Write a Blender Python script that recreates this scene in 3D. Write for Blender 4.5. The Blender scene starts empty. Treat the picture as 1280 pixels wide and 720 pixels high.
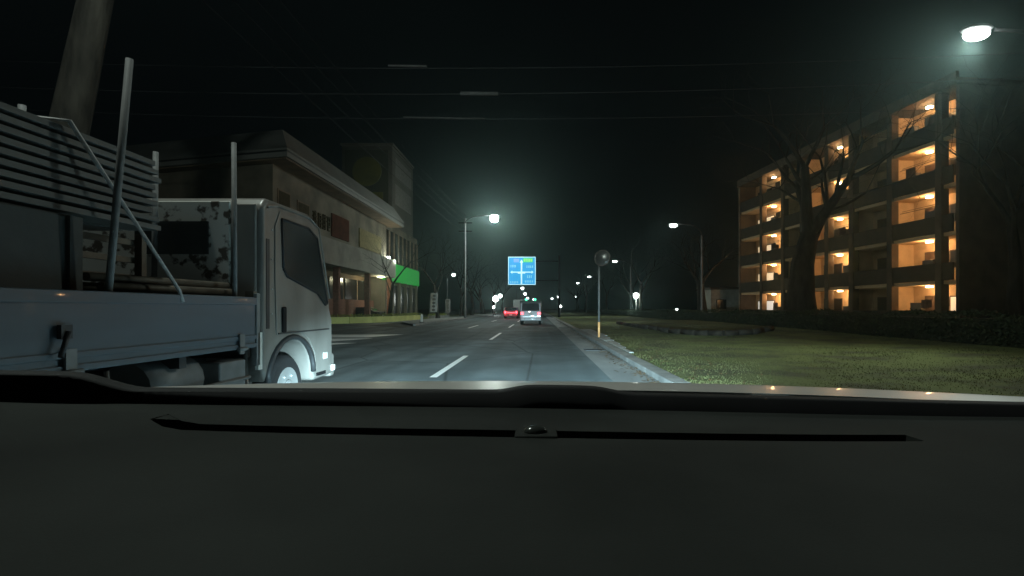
import bpy, bmesh, math, random
from mathutils import Vector, Matrix
R = math.radians
S = bpy.context.scene
COL = S.collection
# ---------------------------------------------------------------- camera
cd = bpy.data.cameras.new('camera')
cam = bpy.data.objects.new('camera', cd); COL.objects.link(cam)
cam.location = (0, 0, 1.25); cam.rotation_euler = (R(90), 0, 0)
cd.sensor_width = 36; cd.lens = 18.0
cd.shift_x = -0.025; cd.shift_y = -0.0203 * -1
cd.clip_start = 0.02; cd.clip_end = 3000
S.camera = cam
# ---------------------------------------------------------------- world (night sky)
W = bpy.data.worlds.new('World'); S.world = W; W.use_nodes = True
nt = W.node_tree; nt.nodes.clear()
wo = nt.nodes.new('ShaderNodeOutputWorld'); bg = nt.nodes.new('ShaderNodeBackground')
bg.inputs[0].default_value = (0.0030, 0.0044, 0.0062, 1); bg.inputs[1].default_value = 0.18
nt.links.new(bg.outputs[0], wo.inputs[0])
S.view_settings.view_transform = 'Standard'; S.view_settings.look = 'None'
S.view_settings.exposure = 0.0; S.view_settings.gamma = 1.0
S.view_settings.use_curve_mapping = False
S.cycles.volume_bounces = 0
S.cycles.max_bounces = 6
S.cycles.sample_clamp_indirect = 3.0

# ---------------------------------------------------------------- helpers
def tag(o, label=None, cat=None, group=None, kind=None):
    if label: o['label'] = label
    if cat: o['category'] = cat
    if group: o['group'] = group
    if kind: o['kind'] = kind
    return o
def thing(name, label, cat, loc=(0, 0, 0), rz=0.0, group=None):
    o = bpy.data.objects.new(name, None); COL.objects.link(o)
    o.empty_display_size = 0.2
    o.location = loc; o.rotation_euler = (0, 0, rz)
    return tag(o, label, cat, group)
def root_loc(o):
    while o.parent is not None: o = o.parent
    return Vector(o.location)
def P(px, py, d):
    return Vector(((px - 672) / 640 * d, d, 1.25 + (386 - py) / 640 * d))
class MB:
    def __init__(s): s.v = []; s.f = []; s.sm = []
    def poly(s, pts, smooth=False):
        b = len(s.v); s.v += [tuple(p) for p in pts]; s.f.append(tuple(range(b, b + len(pts)))); s.sm.append(smooth); return s
    def box(s, x0, x1, y0, y1, z0, z1, M=None):
        c = [Vector((x, y, z)) for z in (z0, z1) for y in (y0, y1) for x in (x0, x1)]
        if M: c = [M @ p for p in c]
        b = len(s.v); s.v += [tuple(p) for p in c]
        for f in ((0, 2, 3, 1), (4, 5, 7, 6), (0, 1, 5, 4), (2, 6, 7, 3), (0, 4, 6, 2), (1, 3, 7, 5)):
            s.f.append(tuple(b + i for i in f)); s.sm.append(False)
        return s
    def tube(s, pts, rad, seg=8, caps=True, smooth=True):
        pts = [Vector(p) for p in pts]; n = len(pts)
        if not hasattr(rad, '__len__'): rad = [rad] * n
        b = len(s.v); up = None
        for i, p in enumerate(pts):
            t = (pts[min(i + 1, n - 1)] - pts[max(i - 1, 0)]).normalized()
            if up is None:
                up = Vector((0, 0, 1)) if abs(t.z) < 0.9 else Vector((1, 0, 0))
            a = t.cross(up).normalized(); up = a.cross(t).normalized()
            for k in range(seg):
                w = 2 * math.pi * k / seg
                s.v.append(tuple(p + (a * math.cos(w) + up * math.sin(w)) * rad[i]))
        for i in range(n - 1):
            for k in range(seg):
                k2 = (k + 1) % seg
                s.f.append((b + i * seg + k, b + i * seg + k2, b + (i + 1) * seg + k2, b + (i + 1) * seg + k)); s.sm.append(smooth)
        if caps:
            s.f.append(tuple(b + k for k in range(seg))[::-1]); s.sm.append(False)
            s.f.append(tuple(b + (n - 1) * seg + k for k in range(seg))); s.sm.append(False)
        return s
    def prism(s, poly, axis, a, b_):
        """poly: list of 2D; axis 'x': (y,z); 'y': (x,z); 'z': (x,y)"""
        def mk(p, t):
            return {'x': (t, p[0], p[1]), 'y': (p[0], t, p[1]), 'z': (p[0], p[1], t)}[axis]
        b = len(s.v); n = len(poly)
        s.v += [mk(p, a) for p in poly] + [mk(p, b_) for p in poly]
        s.f.append(tuple(range(b, b + n))); s.sm.append(False)
        s.f.append(tuple(range(b + n, b + 2 * n))[::-1]); s.sm.append(False)
        for i in range(n):
            j = (i + 1) % n
            s.f.append((b + i, b + n + i, b + n + j, b + j)); s.sm.append(False)
        return s
    def ball(s, c, r, seg=12, rings=8, sc=(1, 1, 1)):
        b = len(s.v); c = Vector(c)
        for i in range(rings + 1):
            th = math.pi * i / rings
            for k in range(seg):
                ph = 2 * math.pi * k / seg
                s.v.append((c.x + r * sc[0] * math.sin(th) * math.cos(ph), c.y + r * sc[1] * math.sin(th) * math.sin(ph), c.z + r * sc[2] * math.cos(th)))
        for i in range(rings):
            for k in range(seg):
                k2 = (k + 1) % seg
                s.f.append((b + i * seg + k, b + (i + 1) * seg + k, b + (i + 1) * seg + k2, b + i * seg + k2)); s.sm.append(True)
        return s
    def grid(s, xs, ys, fn, smooth=True):
        b = len(s.v); nx = len(xs)
        for y in ys:
            for x in xs: s.v.append(tuple(fn(x, y)))
        for j in range(len(ys) - 1):
            for i in range(nx - 1):
                s.f.append((b + j * nx + i, b + j * nx + i + 1, b + (j + 1) * nx + i + 1, b + (j + 1) * nx + i)); s.sm.append(smooth)
        return s
    def build(s, name, mat, parent=None, world=False, bevel=0, seg=2, fix=True):
        me = bpy.data.meshes.new(name)
        v = s.v
        if world and parent is not None:
            L = root_loc(parent); v = [(p[0] - L.x, p[1] - L.y, p[2] - L.z) for p in v]
        me.from_pydata(v, [], s.f)
        me.polygons.foreach_set('use_smooth', s.sm)
        if fix:
            bm = bmesh.new(); bm.from_mesh(me)
            bmesh.ops.remove_doubles(bm, verts=bm.verts, dist=1e-5)
            bmesh.ops.recalc_face_normals(bm, faces=bm.faces); bm.to_mesh(me); bm.free()
        me.materials.append(mat)
        o = bpy.data.objects.new(name, me); COL.objects.link(o)
        if parent is not None: o.parent = parent
        if bevel:
            m = o.modifiers.new('b', 'BEVEL'); m.width = bevel; m.segments = seg; m.limit_method = 'ANGLE'; m.angle_limit = R(35)
            for p in me.polygons: p.use_smooth = True
            w = o.modifiers.new('w', 'WEIGHTED_NORMAL'); w.keep_sharp = True
        return o
def kids(o): return [c for c in bpy.data.objects if c.parent is o]
def copy_tree(o, parent=None):
    ch = kids(o)
    c = o.copy(); COL.objects.link(c); c.parent = parent
    for k in ch: copy_tree(k, c)
    return c

def mat(name, col, rough=0.6, metal=0.0, var=0.15, scale=3.0, bump=0.0, bscale=40.0, emit=None, estr=0.0, coat=0.0, spec=0.5, col2=None, lo=0.35, hi=0.65, stretch=None, detail=6):
    m = bpy.data.materials.new(name); m.use_nodes = True
    n = m.node_tree.nodes; l = m.node_tree.links; b = n['Principled BSDF']
    b.inputs['Roughness'].default_value = rough; b.inputs['Metallic'].default_value = metal
    b.inputs['Coat Weight'].default_value = coat; b.inputs['Specular IOR Level'].default_value = spec
    tc = n.new('ShaderNodeTexCoord'); mp = n.new('ShaderNodeMapping'); l.new(tc.outputs['Object'], mp.inputs['Vector'])
    if stretch: mp.inputs['Scale'].default_value = stretch
    nz = n.new('ShaderNodeTexNoise'); nz.inputs['Scale'].default_value = scale; nz.inputs['Detail'].default_value = detail
    l.new(mp.outputs[0], nz.inputs['Vector'])
    cr = n.new('ShaderNodeValToRGB'); l.new(nz.outputs['Fac'], cr.inputs[0])
    cr.color_ramp.elements[0].position = lo; cr.color_ramp.elements[1].position = hi
    c1 = [max(0, c * (1 - var)) for c in col]; c2 = [min(1, c * (1 + var)) for c in col] if col2 is None else col2
    cr.color_ramp.elements[0].color = (*c1, 1); cr.color_ramp.elements[1].color = (*c2, 1)
    l.new(cr.outputs[0], b.inputs['Base Color'])
    if bump:
        n2 = n.new('ShaderNodeTexNoise'); n2.inputs['Scale'].default_value = bscale; n2.inputs['Detail'].default_value = 4
        l.new(mp.outputs[0], n2.inputs['Vector'])
        bp = n.new('ShaderNodeBump'); bp.inputs['Strength'].default_value = bump; bp.inputs['Distance'].default_value = 0.02
        l.new(n2.outputs['Fac'], bp.inputs['Height']); l.new(bp.outputs[0], b.inputs['Normal'])
    if emit:
        b.inputs['Emission Color'].default_value = (*emit, 1); b.inputs['Emission Strength'].default_value = estr
    return m
def light(name, kind, loc, power, col, parent=None, size=0.1, aim=None, cone=120, blend=0.5):
    d = bpy.data.lights.new(name, kind); d.energy = power; d.color = col
    if kind in ('POINT', 'SPOT'): d.shadow_soft_size = size
    if kind == 'SPOT': d.spot_size = R(cone); d.spot_blend = blend
    o = bpy.data.objects.new(name, d); COL.objects.link(o)
    if parent is not None:
        o.parent = parent
    o.location = loc
    if aim is not None:
        o.rotation_euler = Vector(aim).to_track_quat('-Z', 'Y').to_euler()
    return o

# ---------------------------------------------------------------- materials
M = {}
M['asphalt'] = mat('asphalt', (0.105, 0.132, 0.143), 0.68, spec=0.25, var=0.22, scale=0.7, bump=0.6, bscale=55, detail=10)
def enrich_asphalt(m):
    n = m.node_tree.nodes; l = m.node_tree.links; b = n['Principled BSDF']
    src = b.inputs['Base Color'].links[0].from_socket
    tc = n.new('ShaderNodeTexCoord')
    def noise(sc, stretch, lo, hi, c0, c1, vor=False):
        mp = n.new('ShaderNodeMapping'); mp.inputs['Scale'].default_value = stretch; l.new(tc.outputs['Object'], mp.inputs[0])
        t = n.new('ShaderNodeTexVoronoi' if vor else 'ShaderNodeTexNoise'); t.inputs['Scale'].default_value = sc
        if vor: t.feature = 'DISTANCE_TO_EDGE'
        l.new(mp.outputs[0], t.inputs['Vector'])
        r_ = n.new('ShaderNodeValToRGB'); l.new(t.outputs[0], r_.inputs[0])
        r_.color_ramp.elements[0].position = lo; r_.color_ramp.elements[1].position = hi
        r_.color_ramp.elements[0].color = (c0, c0, c0, 1); r_.color_ramp.elements[1].color = (c1, c1, c1, 1)
        return r_.outputs[0]
    for a in (noise(1.1, (1, .015, 1), .4, .62, .72, 1.15), noise(.35, (1, .6, 1), .0, .012, .35, 1.0, True), noise(.22, (1, .3, 1), .47, .5, .8, 1.08), noise(38, (1, 1, 1), .3, .7, .75, 1.25)):
        mx = n.new('ShaderNodeMix'); mx.data_type = 'RGBA'; mx.blend_type = 'MULTIPLY'; mx.inputs[0].default_value = 1
        l.new(src, mx.inputs[6]); l.new(a, mx.inputs[7]); src = mx.outputs[2]
    l.new(src, b.inputs['Base Color'])
enrich_asphalt(M['asphalt'])
M['concrete'] = mat('concrete', (0.22, 0.225, 0.22), 0.85, var=0.25, scale=2.2, bump=0.35, bscale=30)
M['gutter'] = mat('gutter_concrete', (0.24, 0.26, 0.27), 0.75, var=0.25, scale=1.6, bump=0.3, bscale=30, stretch=(1, 0.25, 1))
M['paint'] = mat('road_paint', (0.9, 0.92, 0.92), 0.5, var=0.08, scale=9)
M['grass'] = mat('grass_ground', (0.062, 0.066, 0.022), 0.95, scale=0.9, col2=(0.10, 0.120, 0.030), var=0.2, lo=.38, hi=.56, bump=1.0, bscale=9, detail=12)
M['blade'] = mat('grass_blade', (0.070, 0.085, 0.022), 0.9, scale=0.7, col2=(0.16, 0.15, 0.06), var=0.2)
M['soil'] = mat('soil', (0.045, 0.035, 0.025), 0.95, var=0.3, scale=2, bump=0.6, bscale=14)
M['leaf'] = mat('hedge_leaf', (0.020, 0.034, 0.010), 0.7, var=0.35, scale=2.5)
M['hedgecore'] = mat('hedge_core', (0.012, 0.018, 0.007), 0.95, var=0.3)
M['leafy'] = mat('yellow_green_leaf', (0.16, 0.19, 0.03), 0.7, var=0.3, scale=3)
M['bark'] = mat('bark', (0.026, 0.024, 0.020), 0.9, var=0.45, spec=.2, scale=5, bump=0.9, bscale=12, stretch=(1, 1, 0.25))
M['steel'] = mat('galvanised_steel', (0.20, 0.205, 0.205), 0.55, 0.2, var=0.15, scale=6)
M['stake'] = mat('stake_steel', (0.15, 0.155, 0.155), 0.7, 0.0, var=0.2, scale=9)
M['darksteel'] = mat('dark_steel', (0.05, 0.052, 0.055), 0.5, 0.4, var=0.2)
M['lens'] = mat('lamp_lens', (0.8, 0.8, 0.8), 0.3, var=0.0, emit=(0.92, 1.0, 0.95), estr=30)
M['lensbright'] = mat('bright_lamp_lens', (0.8, 0.8, 0.8), 0.3, var=0.0, emit=(0.86, 1.0, 0.90), estr=360)
M['lensfar'] = mat('far_lamp_lens', (0.8, 0.8, 0.8), 0.3, var=0.0, emit=(0.9, 1.0, 0.97), estr=12)
M['black'] = mat('black_plastic', (0.008, 0.008, 0.009), 0.75, var=0.2, scale=8, spec=0.25)
M['rubber'] = mat('tyre_rubber', (0.016, 0.016, 0.017), 0.8, var=0.2, scale=8)
M['dash'] = mat('dash_vinyl', (0.032, 0.0345, 0.032), 0.85, var=0.28, scale=2.2, bump=0.10, bscale=500, detail=12, spec=0.06)
M['void'] = mat('vent_black', (0.004, 0.004, 0.004), 0.8, var=0)
M['hood'] = mat('silver_paint', (0.62, 0.60, 0.57), 0.35, 0.0, var=0.04, scale=3, coat=0.4)
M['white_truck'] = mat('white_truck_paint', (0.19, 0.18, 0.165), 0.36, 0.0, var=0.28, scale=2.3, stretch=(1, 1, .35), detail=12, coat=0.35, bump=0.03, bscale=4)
M['grime'] = mat('patched_cab_panel', (0.16, 0.13, 0.10), 0.6, scale=9, var=0.4, col2=(0.66, 0.66, 0.62), lo=0.39, hi=0.46, detail=5)
M['bluegate'] = mat('blue_grey_gate_paint', (0.10, 0.132, 0.162), 0.36, 0.1, var=0.14, scale=1.3, coat=0.2, stretch=(1, 0.4, 2.5), bump=0.04, bscale=6)
M['glass'] = mat('dark_glass', (0.035, 0.042, 0.042), 0.10, var=0.3, scale=1.5, spec=0.8)
M['crate'] = mat('grey_sheet', (0.06, 0.063, 0.06), 0.8, var=0.2, scale=2, bump=0.4, bscale=5)
M['alu'] = mat('dull_aluminium', (0.085, 0.085, 0.08), 0.6, 0.1, var=0.25, scale=3, stretch=(1, 0.2, 4))
M['rope'] = mat('pale_strap', (0.42, 0.42, 0.42), 0.7, var=0.2, scale=20)
M['rust'] = mat('rusty_pipe', (0.10, 0.085, 0.065), 0.6, 0.2, var=0.4, scale=5)
M['chrome'] = mat('rim_metal', (0.55, 0.56, 0.56), 0.35, 0.5, var=0.1)

# ---------------------------------------------------------------- the setting
def sheet(name, pts, z, m):
    o = MB().poly([(x, y, z) for x, y in pts]).build(name, m); tag(o, kind='structure'); return o
sheet('ground', [(-1500, -300), (1500, -300), (1500, 2200), (-1500, 2200)], -0.02, M['soil'])
sheet('road', [(-9.0, -40), (1.3, -40), (1.3, 900), (-9.0, 900)], 0.0, M['asphalt'])
sheet('side_road', [(-60, -10), (-9.0, -10), (-9.0, 34), (-12, 37.5), (-60, 37.5)], -0.004, M['asphalt'])
sheet('gutter', [(1.3, -40), (2.1, -40), (2.1, 900), (1.3, 900)], 0.002, M['gutter'])
o = MB(); rk = random.Random(2)
y = -10.0
while y < 260:
    L = 2.0
    o.box(2.1, 2.40, y + 0.006, y + L - 0.006, -0.1, 0.10 + rk.uniform(-0.004, 0.004)); y += L
tag(o.build('kerb', M['concrete'], bevel=0.02), kind='structure')
# lawn
rk = random.Random(7)
def lawn_z(x, y):
    return 0.085 + 0.035 * math.sin(x * 0.7 + 1) * math.sin(y * 0.21) + 0.25 * max(0, min(1, (x - 5) / 8)) ** 2 + (0.26 * math.exp(-(((x - 9.2) / 2.6) ** 4 + ((y - 30) / 10.5) ** 4)))
xs = [2.41 + 0.5 * i for i in range(60)]; ys = [-6 + 1.0 * i for i in range(120)] + [120 + 20 * i for i in range(20)]
tag(MB().grid(xs, ys, lambda x, y: (x, y, lawn_z(x, y) if x > 2.5 else 0.08)).build('lawn', M['grass']), kind='structure')
o = MB(); rk = random.Random(3)
for k_ in range(9):
    y_ = 13.5 + k_ * 1.7; o.box(2.41, 2.55 + min(k_, 5) * .085 + rk.uniform(-.03, .03), y_, y_ + 1.68, -.05, .112 + rk.uniform(-.005, .005))
tag(o.build('concrete_strip', mat('pale_paving', (.36, .37, .36), .85, var=.2, scale=2, bump=.3, bscale=30), bevel=.01), kind='structure')
# left pavement
sheet('pavement', [(-12.5, 46), (-9.1, 37.5), (-9.1, 600), (-12.5, 600)], 0.12, M['concrete'])
o = MB(); o.box(-9.1, -8.95, 37.5, 400, -0.1, 0.14); tag(o.build('left_kerb', M['concrete']), kind='structure')
o = MB(); o.box(-16, -12.5, 60, 400, -0.1, 0.13); tag(o.build('verge', M['grass']), kind='structure')
sheet('forecourt', [(-60, 38), (-12.5, 38), (-12.5, 110), (-60, 110)], 0.004, M['asphalt'])
# markings
def mark(pts): tag(MB().poly([(x, y, 0.006) for x, y in pts]).build('road_marking', M['paint']), kind='structure')
for y0, y1 in ((-2, 3.5), (9.3, 13.6), (20.6, 26.5), (34, 41), (49, 57), (66, 74), (82, 90)):
    mark([(-1.97, y0), (-1.83, y0), (-1.83, y1), (-1.97, y1)])
for y0, y1 in ((33, 38.5), (50, 56), (68, 74)):
    mark([(-4.55, y0), (-4.40, y0), (-4.40, y1), (-4.55, y1)])
for y0, y1, xl, xr in ((22.3, 24.8, -14, -6.5), (19.6, 21.5, -14, -6.9), (17.0, 18.7, -14, -6.6)):
    mark([(xl, y0 - 0.4), (xr - .9, y0), (xr, y1), (xl, y1 - .3)])
# manhole
mh = MB().prism([(0.3 * math.cos(a * math.pi / 12), 0.3 * math.sin(a * math.pi / 12)) for a in range(24)], 'z', 0, 0.006)
o = mh.build('manhole_cover', M['darksteel']); o.location = (-3.3, 17, 0.001); tag(o, 'round iron manhole cover set in the empty stretch of left lane', 'manhole cover')

# grass blades on the lawn (stuff)
rg = random.Random(11); o = MB()
from mathutils import noise as NZ
for i in range(70000):
    y = 7 + 33 * rg.random() ** 1.6; x = 2.36 + 10.8 * rg.random()
    dn = NZ.noise(Vector((x * .55, y * .4, 3))) + .5 * NZ.noise(Vector((x * 1.9, y * 1.5, 7)))
    if dn < rg.uniform(-.6, .15): continue
    z = lawn_z(x, y); h = rg.uniform(0.012, 0.030) + .02 * max(0, dn); a = rg.random() * 6.28; w = 0.008
    dx, dy = math.cos(a) * w, math.sin(a) * w; bx, by = rg.uniform(-.03, .03), rg.uniform(-.03, .03)
    o.poly([(x - dx, y - dy, z - .005), (x + dx, y + dy, z - .005), (x + bx, y + by, z + h)])
tag(o.build('grass', M['blade'], fix=False), 'short green grass across the roadside lawn', 'grass', kind='stuff')
o = MB()
for i in range(1500):
    y = 6 + 40 * rg.random() ** 1.5; x = (2.06 - abs(rg.gauss(0, .16))) if rg.random() < .55 else (2.4 + abs(rg.gauss(0, .9)))
    z = .008 if x < 2.1 else (lawn_z(x, y) + .03); a = rg.random() * 6.28; sz = rg.uniform(.02, .05)
    ca, sa = math.cos(a) * sz, math.sin(a) * sz
    o.poly([(x - ca, y - sa, z), (x + sa * .5, y - ca * .5, z + .01), (x + ca, y + sa, z + rg.uniform(0, .02)), (x - sa * .5, y + ca * .5, z + .006)])
tag(o.build('leaf_litter', mat('dead_leaf', (.13, .075, .03), .8, var=.5, scale=3), fix=False), 'dead leaves lying in the gutter and on the lawn edge', 'leaf litter', kind='stuff')
for gy, gl in ((15.5, 'nearer iron drain grate in the right gutter'), (33.5, 'farther iron drain grate in the right gutter')):
    g = thing('drain_grate', gl, 'drain grate', (1.72, gy, .004))
    q = MB(); q.box(-.3, .3, -.3, .3, 0, .004); q.build('base', M['void'], g)
    q = MB()
    for k in range(9): q.box(-.28 + k * .065, -.25 + k * .065, -.28, .28, .004, .012)
    q.box(-.3, .3, -.3, -.28, .004, .013); q.box(-.3, .3, .28, .3, .004, .013)
    q.build('grate', M['darksteel'], g)
# dark edging curve
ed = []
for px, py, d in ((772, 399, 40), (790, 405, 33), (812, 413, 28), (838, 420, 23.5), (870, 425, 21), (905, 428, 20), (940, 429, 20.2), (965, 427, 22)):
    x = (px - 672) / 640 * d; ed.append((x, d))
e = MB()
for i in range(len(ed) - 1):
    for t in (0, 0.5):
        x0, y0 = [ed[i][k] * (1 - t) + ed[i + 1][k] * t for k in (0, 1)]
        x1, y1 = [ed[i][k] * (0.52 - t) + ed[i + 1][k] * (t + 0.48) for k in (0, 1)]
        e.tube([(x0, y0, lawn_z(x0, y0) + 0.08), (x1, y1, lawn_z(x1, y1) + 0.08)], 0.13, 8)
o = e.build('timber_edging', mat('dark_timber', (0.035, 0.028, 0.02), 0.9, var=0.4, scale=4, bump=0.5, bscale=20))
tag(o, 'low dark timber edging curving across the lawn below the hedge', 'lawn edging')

# ---------------------------------------------------------------- hedge and plants
def leafmass(core, leaves, n, boxfn, size, rnd):
    for i in range(n):
        c, nrm = boxfn(rnd)
        s = size * rnd.uniform(0.6, 1.3)
        a = Vector((rnd.uniform(-1, 1), rnd.uniform(-1, 1), rnd.uniform(-1, 1))).normalized()
        b = a.cross(Vector((rnd.uniform(-1, 1), rnd.uniform(-1, 1), rnd.uniform(-1, 1)))).normalized()
        leaves.poly([c - a * s, c - b * s * .45, c + a * s, c + b * s * .45])
hr = random.Random(5)
hd = thing('hedge', 'long dark clipped hedge running behind the lawn in front of flats', 'hedge', (12.3, 45, 0.2))
core = MB(); lv = MB()
yy = 3.0; zt = 1.12
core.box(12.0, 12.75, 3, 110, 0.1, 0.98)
def hb(r):
    y = 4 + 100 * r.random() ** 1.8
    top = 1.08 + 0.06 * math.sin(y * 0.9) + 0.05 * math.sin(y * 2.3)
    if r.random() < 0.6: return Vector((11.95 + r.gauss(0, .05) , y, r.uniform(0.15, top))), None
    return Vector((r.uniform(11.9, 12.8), y, top + r.gauss(0, .035))), None
leafmass(core, lv, 26000, hb, 0.055, hr)
core.build('core', M['hedgecore'], hd, world=True)
lv.build('foliage', M['leaf'], hd, world=True, fix=False)

def grow(mt, mb, p, d, L, r, lvl, rnd, maxl, wob=.10):
    n = 3; pts = [Vector(p)]; rad = [r]; q = Vector(p); dd = Vector(d)
    for i in range(n):
        dd = (dd + Vector((rnd.gauss(0, wob), rnd.gauss(0, wob), rnd.gauss(0.03, wob * .7)))).normalized()
        q = q + dd * L / n; pts.append(q.copy()); rad.append(r * (1 - 0.45 * (i + 1) / n))
    (mt if lvl == 0 else mb).tube(pts, rad, 9 if lvl == 0 else (6 if lvl < 3 else 3), caps=lvl == 0)
    if lvl >= maxl: return
    k = rnd.choice((3, 4)) if lvl < 2 else 3
    for i in range(k):
        sp = 0.45 + 0.25 * rnd.random() + 0.06 * lvl
        az = 2 * math.pi * (i + rnd.random() * .7) / k
        a = dd.cross(Vector((0.3, 0.9, 0.1))).normalized(); b = dd.cross(a)
        nd = (dd * math.cos(sp) + (a * math.cos(az) + b * math.sin(az)) * math.sin(sp) + Vector((0, 0, .12))).normalized()
        src = pts[-1] if i < 2 or wob < .05 else pts[2 if rnd.random() < .5 else -1]
        grow(mt, mb, src, nd, L * rnd.uniform(.62, .82), rad[-1] * rnd.uniform(.55, .8), lvl + 1, rnd, maxl)
def make_tree(seed, trunk, L, label, group=None, lean=(0, 0), maxl=5, wob=.10):
    rnd = random.Random(seed)
    t = thing('bare_tree', label, 'tree', (0, 0, 0), 0, group)
    mt, mb = MB(), MB()
    mt.tube([(0, 0, -0.15), (0, 0, 0.25)], [trunk * 1.45, trunk * 1.02], 9)
    grow(mt, mb, (0, 0, 0.1), Vector((lean[0], lean[1], 1)).normalized(), L, trunk, 0, rnd, maxl, wob)
    mt.build('trunk', M['bark'], t, fix=False); mb.build('crown', M['bark'], t, fix=False)
    return t
trees_g = 'bare trees along both sides of the road'
ta = make_tree(3, 0.80, 5.0, 'massive bare tree with dark forking trunk in front of lit apartment block', trees_g, maxl=6)
ta.location = (13.7, 26.5, 0.2)
tb = make_tree(8, 0.43, 11.5, 'thick leaning bare trunk rising behind the truck cargo at far left', trees_g, lean=(0.13, 0), wob=.02)
tb.location = (-10.62, 10.6, 0)
tc_ = make_tree(15, 0.30, 4.2, 'bare tree just right of the small globe lamp behind hedge', trees_g, maxl=6)
tc_.location = (12.4 + 0.9, 66, 0.2)
td = make_tree(27, 0.26, 3.9, 'bare street tree beside the white banner flags on the left', trees_g)
td.location = (-11.9, 61, 0.1)
more = [
 (ta, 16.2, 50, 1.0, 0.7, 'bare tree between curved arm street lamp and the apartment block'),
 (tc_, 15.5, 84, 2.1, 1.05, 'tall bare tree between second and third right side street lamps'),
 (tc_, 14.5, 108, 0.4, 1.0, 'bare tree behind the round traffic mirror on the right'),
 (td, 13.0, 140, 3.0, 1.3, 'distant bare tree right of the road beyond the mirror pole'),
 (ta, 13.5, 175, 4.0, 0.8, 'farthest bare tree on the right, above the van'),
 (tc_, -11.6, 78, 5.0, 1.0, 'bare tree just left of the tall lamp pole on the left'),
 (td, -11.8, 92, 1.4, 1.15, 'bare tree just right of the tall lamp pole on the left'),
 (ta, -12.0, 112, 2.6, 0.7, 'second bare tree right of the tall left lamp pole'),
 (tc_, -11.6, 135, 0.9, 1.1, 'bare tree on the left behind the red tail lights'),
 (td, -11.8, 170, 4.1, 1.4, 'farthest bare tree on the left side of the road'),
 (tc_, 20.5, 22, 3.3, 1.1, 'bare tree at the far right in front of the dark apartment corner'),
 (td, -14.5, 50, 3.3, 0.9, 'thin bare tree in the shop forecourt before the green fascia'),
]
for src, x, y, rz, s, lab in more:
    c = copy_tree(src); c.location = (x, y, 0.1); c.rotation_euler = (0, 0, rz); c.scale = (s, s, s); c['label'] = lab

# ---------------------------------------------------------------- street lamps
LC = (0.86, 1.0, 0.90)
def make_lamp(h, reach, label, group, power, lens=0.3, real=True, pr=0.085, down=True, rnd_=(1, .7, .45)):
    """lamp head at local x=-reach (towards -x), pole at origin"""
    t = thing('street_lamp', label, 'street lamp', (0, 0, 0), 0, group)
    p = MB(); p.tube([(0, 0, 0), (0, 0, 1.2), (0, 0, 1.25), (0, 0, h - 0.9)], [pr * 1.3, pr * 1.3, pr, pr * .75], 12)
    p.box(-.09, .09, -.12, -.07, .5, .95)
    p.build('pole', M['steel'], t)
    a = MB(); pts = []
    for i in range(9):
        w = i / 8 * math.pi / 2
        pts.append((-reach * .55 * (1 - math.cos(w)), 0, h - 0.92 + 0.9 * math.sin(w)))
    pts.append((-reach * 0.8, 0, h + 0.02)); a.tube(pts, 0.04, 8); a.build('arm', M['darksteel'], t)
    hd_ = MB(); hd_.ball((-reach, 0, h + 0.03), lens * 1.15, 16, 8, (1.1, .66, .22))
    hd = hd_.build('lamp_head', M['steel'], t)
    l_ = MB(); l_.ball((-reach, 0, h - lens * .7 * rnd_[2]), lens, 16, 8, rnd_)
    l_.build('lens', (M['lens'] if down else M['lensbright']) if real else M['lensfar'], hd)
    if real:
        if down: light('street_lamp_light', 'SPOT', (-reach, 0, h - lens * .8), power, LC, t, 0.1, (-1.3, 0, -1), 112, 0.9)
        # a globe lamp (down False) is lit by its own glowing lens
    return t
G1 = 'street lamps behind the hedge on the right'; G2 = 'tall street lamps along the left kerb'; G3 = 'far lamps down the road'
r1 = make_lamp(8.0, 2.3, 'brightest nearest street lamp, overhanging the lawn above the flats', G1, 2700, 0.30)
r1.location = (13.1, 12.6, 0.1)
for (lx, ly, lab) in ((11.0, 41.5, 'curved arm street lamp left of the apartment block'), (11.0, 73, 'street lamp just right of the round traffic mirror'),
                      (10.9, 108, 'small street lamp left of the round mirror, third beyond the flats'), (10.6, 135, 'small faint street lamp midway between blue sign and mirror')):
    c = copy_tree(r1); c.location = (lx + 2.3, ly, 0.1); c['label'] = lab
l1 = make_lamp(12.4, 3.5, 'tall glowing street lamp over left lane, left of the blue sign', G2, 6500, 0.50, pr=0.085, down=False, rnd_=(1, .9, .9))
l1.location = (-8.75, 62, 0.12); l1.rotation_euler = (0, 0, math.pi)
l0 = make_lamp(12.4, 3.5, 'unseen tall street lamp added at left kerb to light truck and shop', G2, 0, 0.5, pr=0.11); light('street_lamp_light', 'POINT', (-3.5, 0, 11.7), 2000, LC, l0, .15); l0.location = (-8.75, 4.6, 0.0); l0.rotation_euler = (0, 0, math.pi)  # unseen lamp, added out of view to light truck, bonnet and shop
def far_lamp(px, py, h, label, reach=2.0, side=1, size=0.5):
    d = (h - 1.25) * 640 / (386 - py); x = (px - 672) / 640 * d
    t = make_lamp(h, reach, label, G3, 0, size * .8, real=False, rnd_=(1, 1, .95))
    t.location = (x + reach * side, d, 0); t.rotation_euler = (0, 0, 0 if side > 0 else math.pi)
far_lamp(567, 342, 8.0, 'small street lamp low to the left of the tall lamp pole', 1.2, -1, 0.42)
far_lamp(653, 359, 12.4, 'far street lamp directly under the blue sign', 3.0, -1, 1.0)
far_lamp(656.5, 366, 12.4, 'far street lamp between blue sign and van roof', 3.0, -1, 1.3)
far_lamp(659.5, 371.5, 12.4, 'farthest street lamp just above the van roof', 3.0, -1, 1.5)
far_lamp(667, 373.5, 9.0, 'far street lamp above the right corner of van roof', 2.0, 1, 0.9)
far_lamp(698.5, 370, 9.0, 'tiny street lamp right of the van above the mirror base', 2.0, 1, 1.0)
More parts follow.
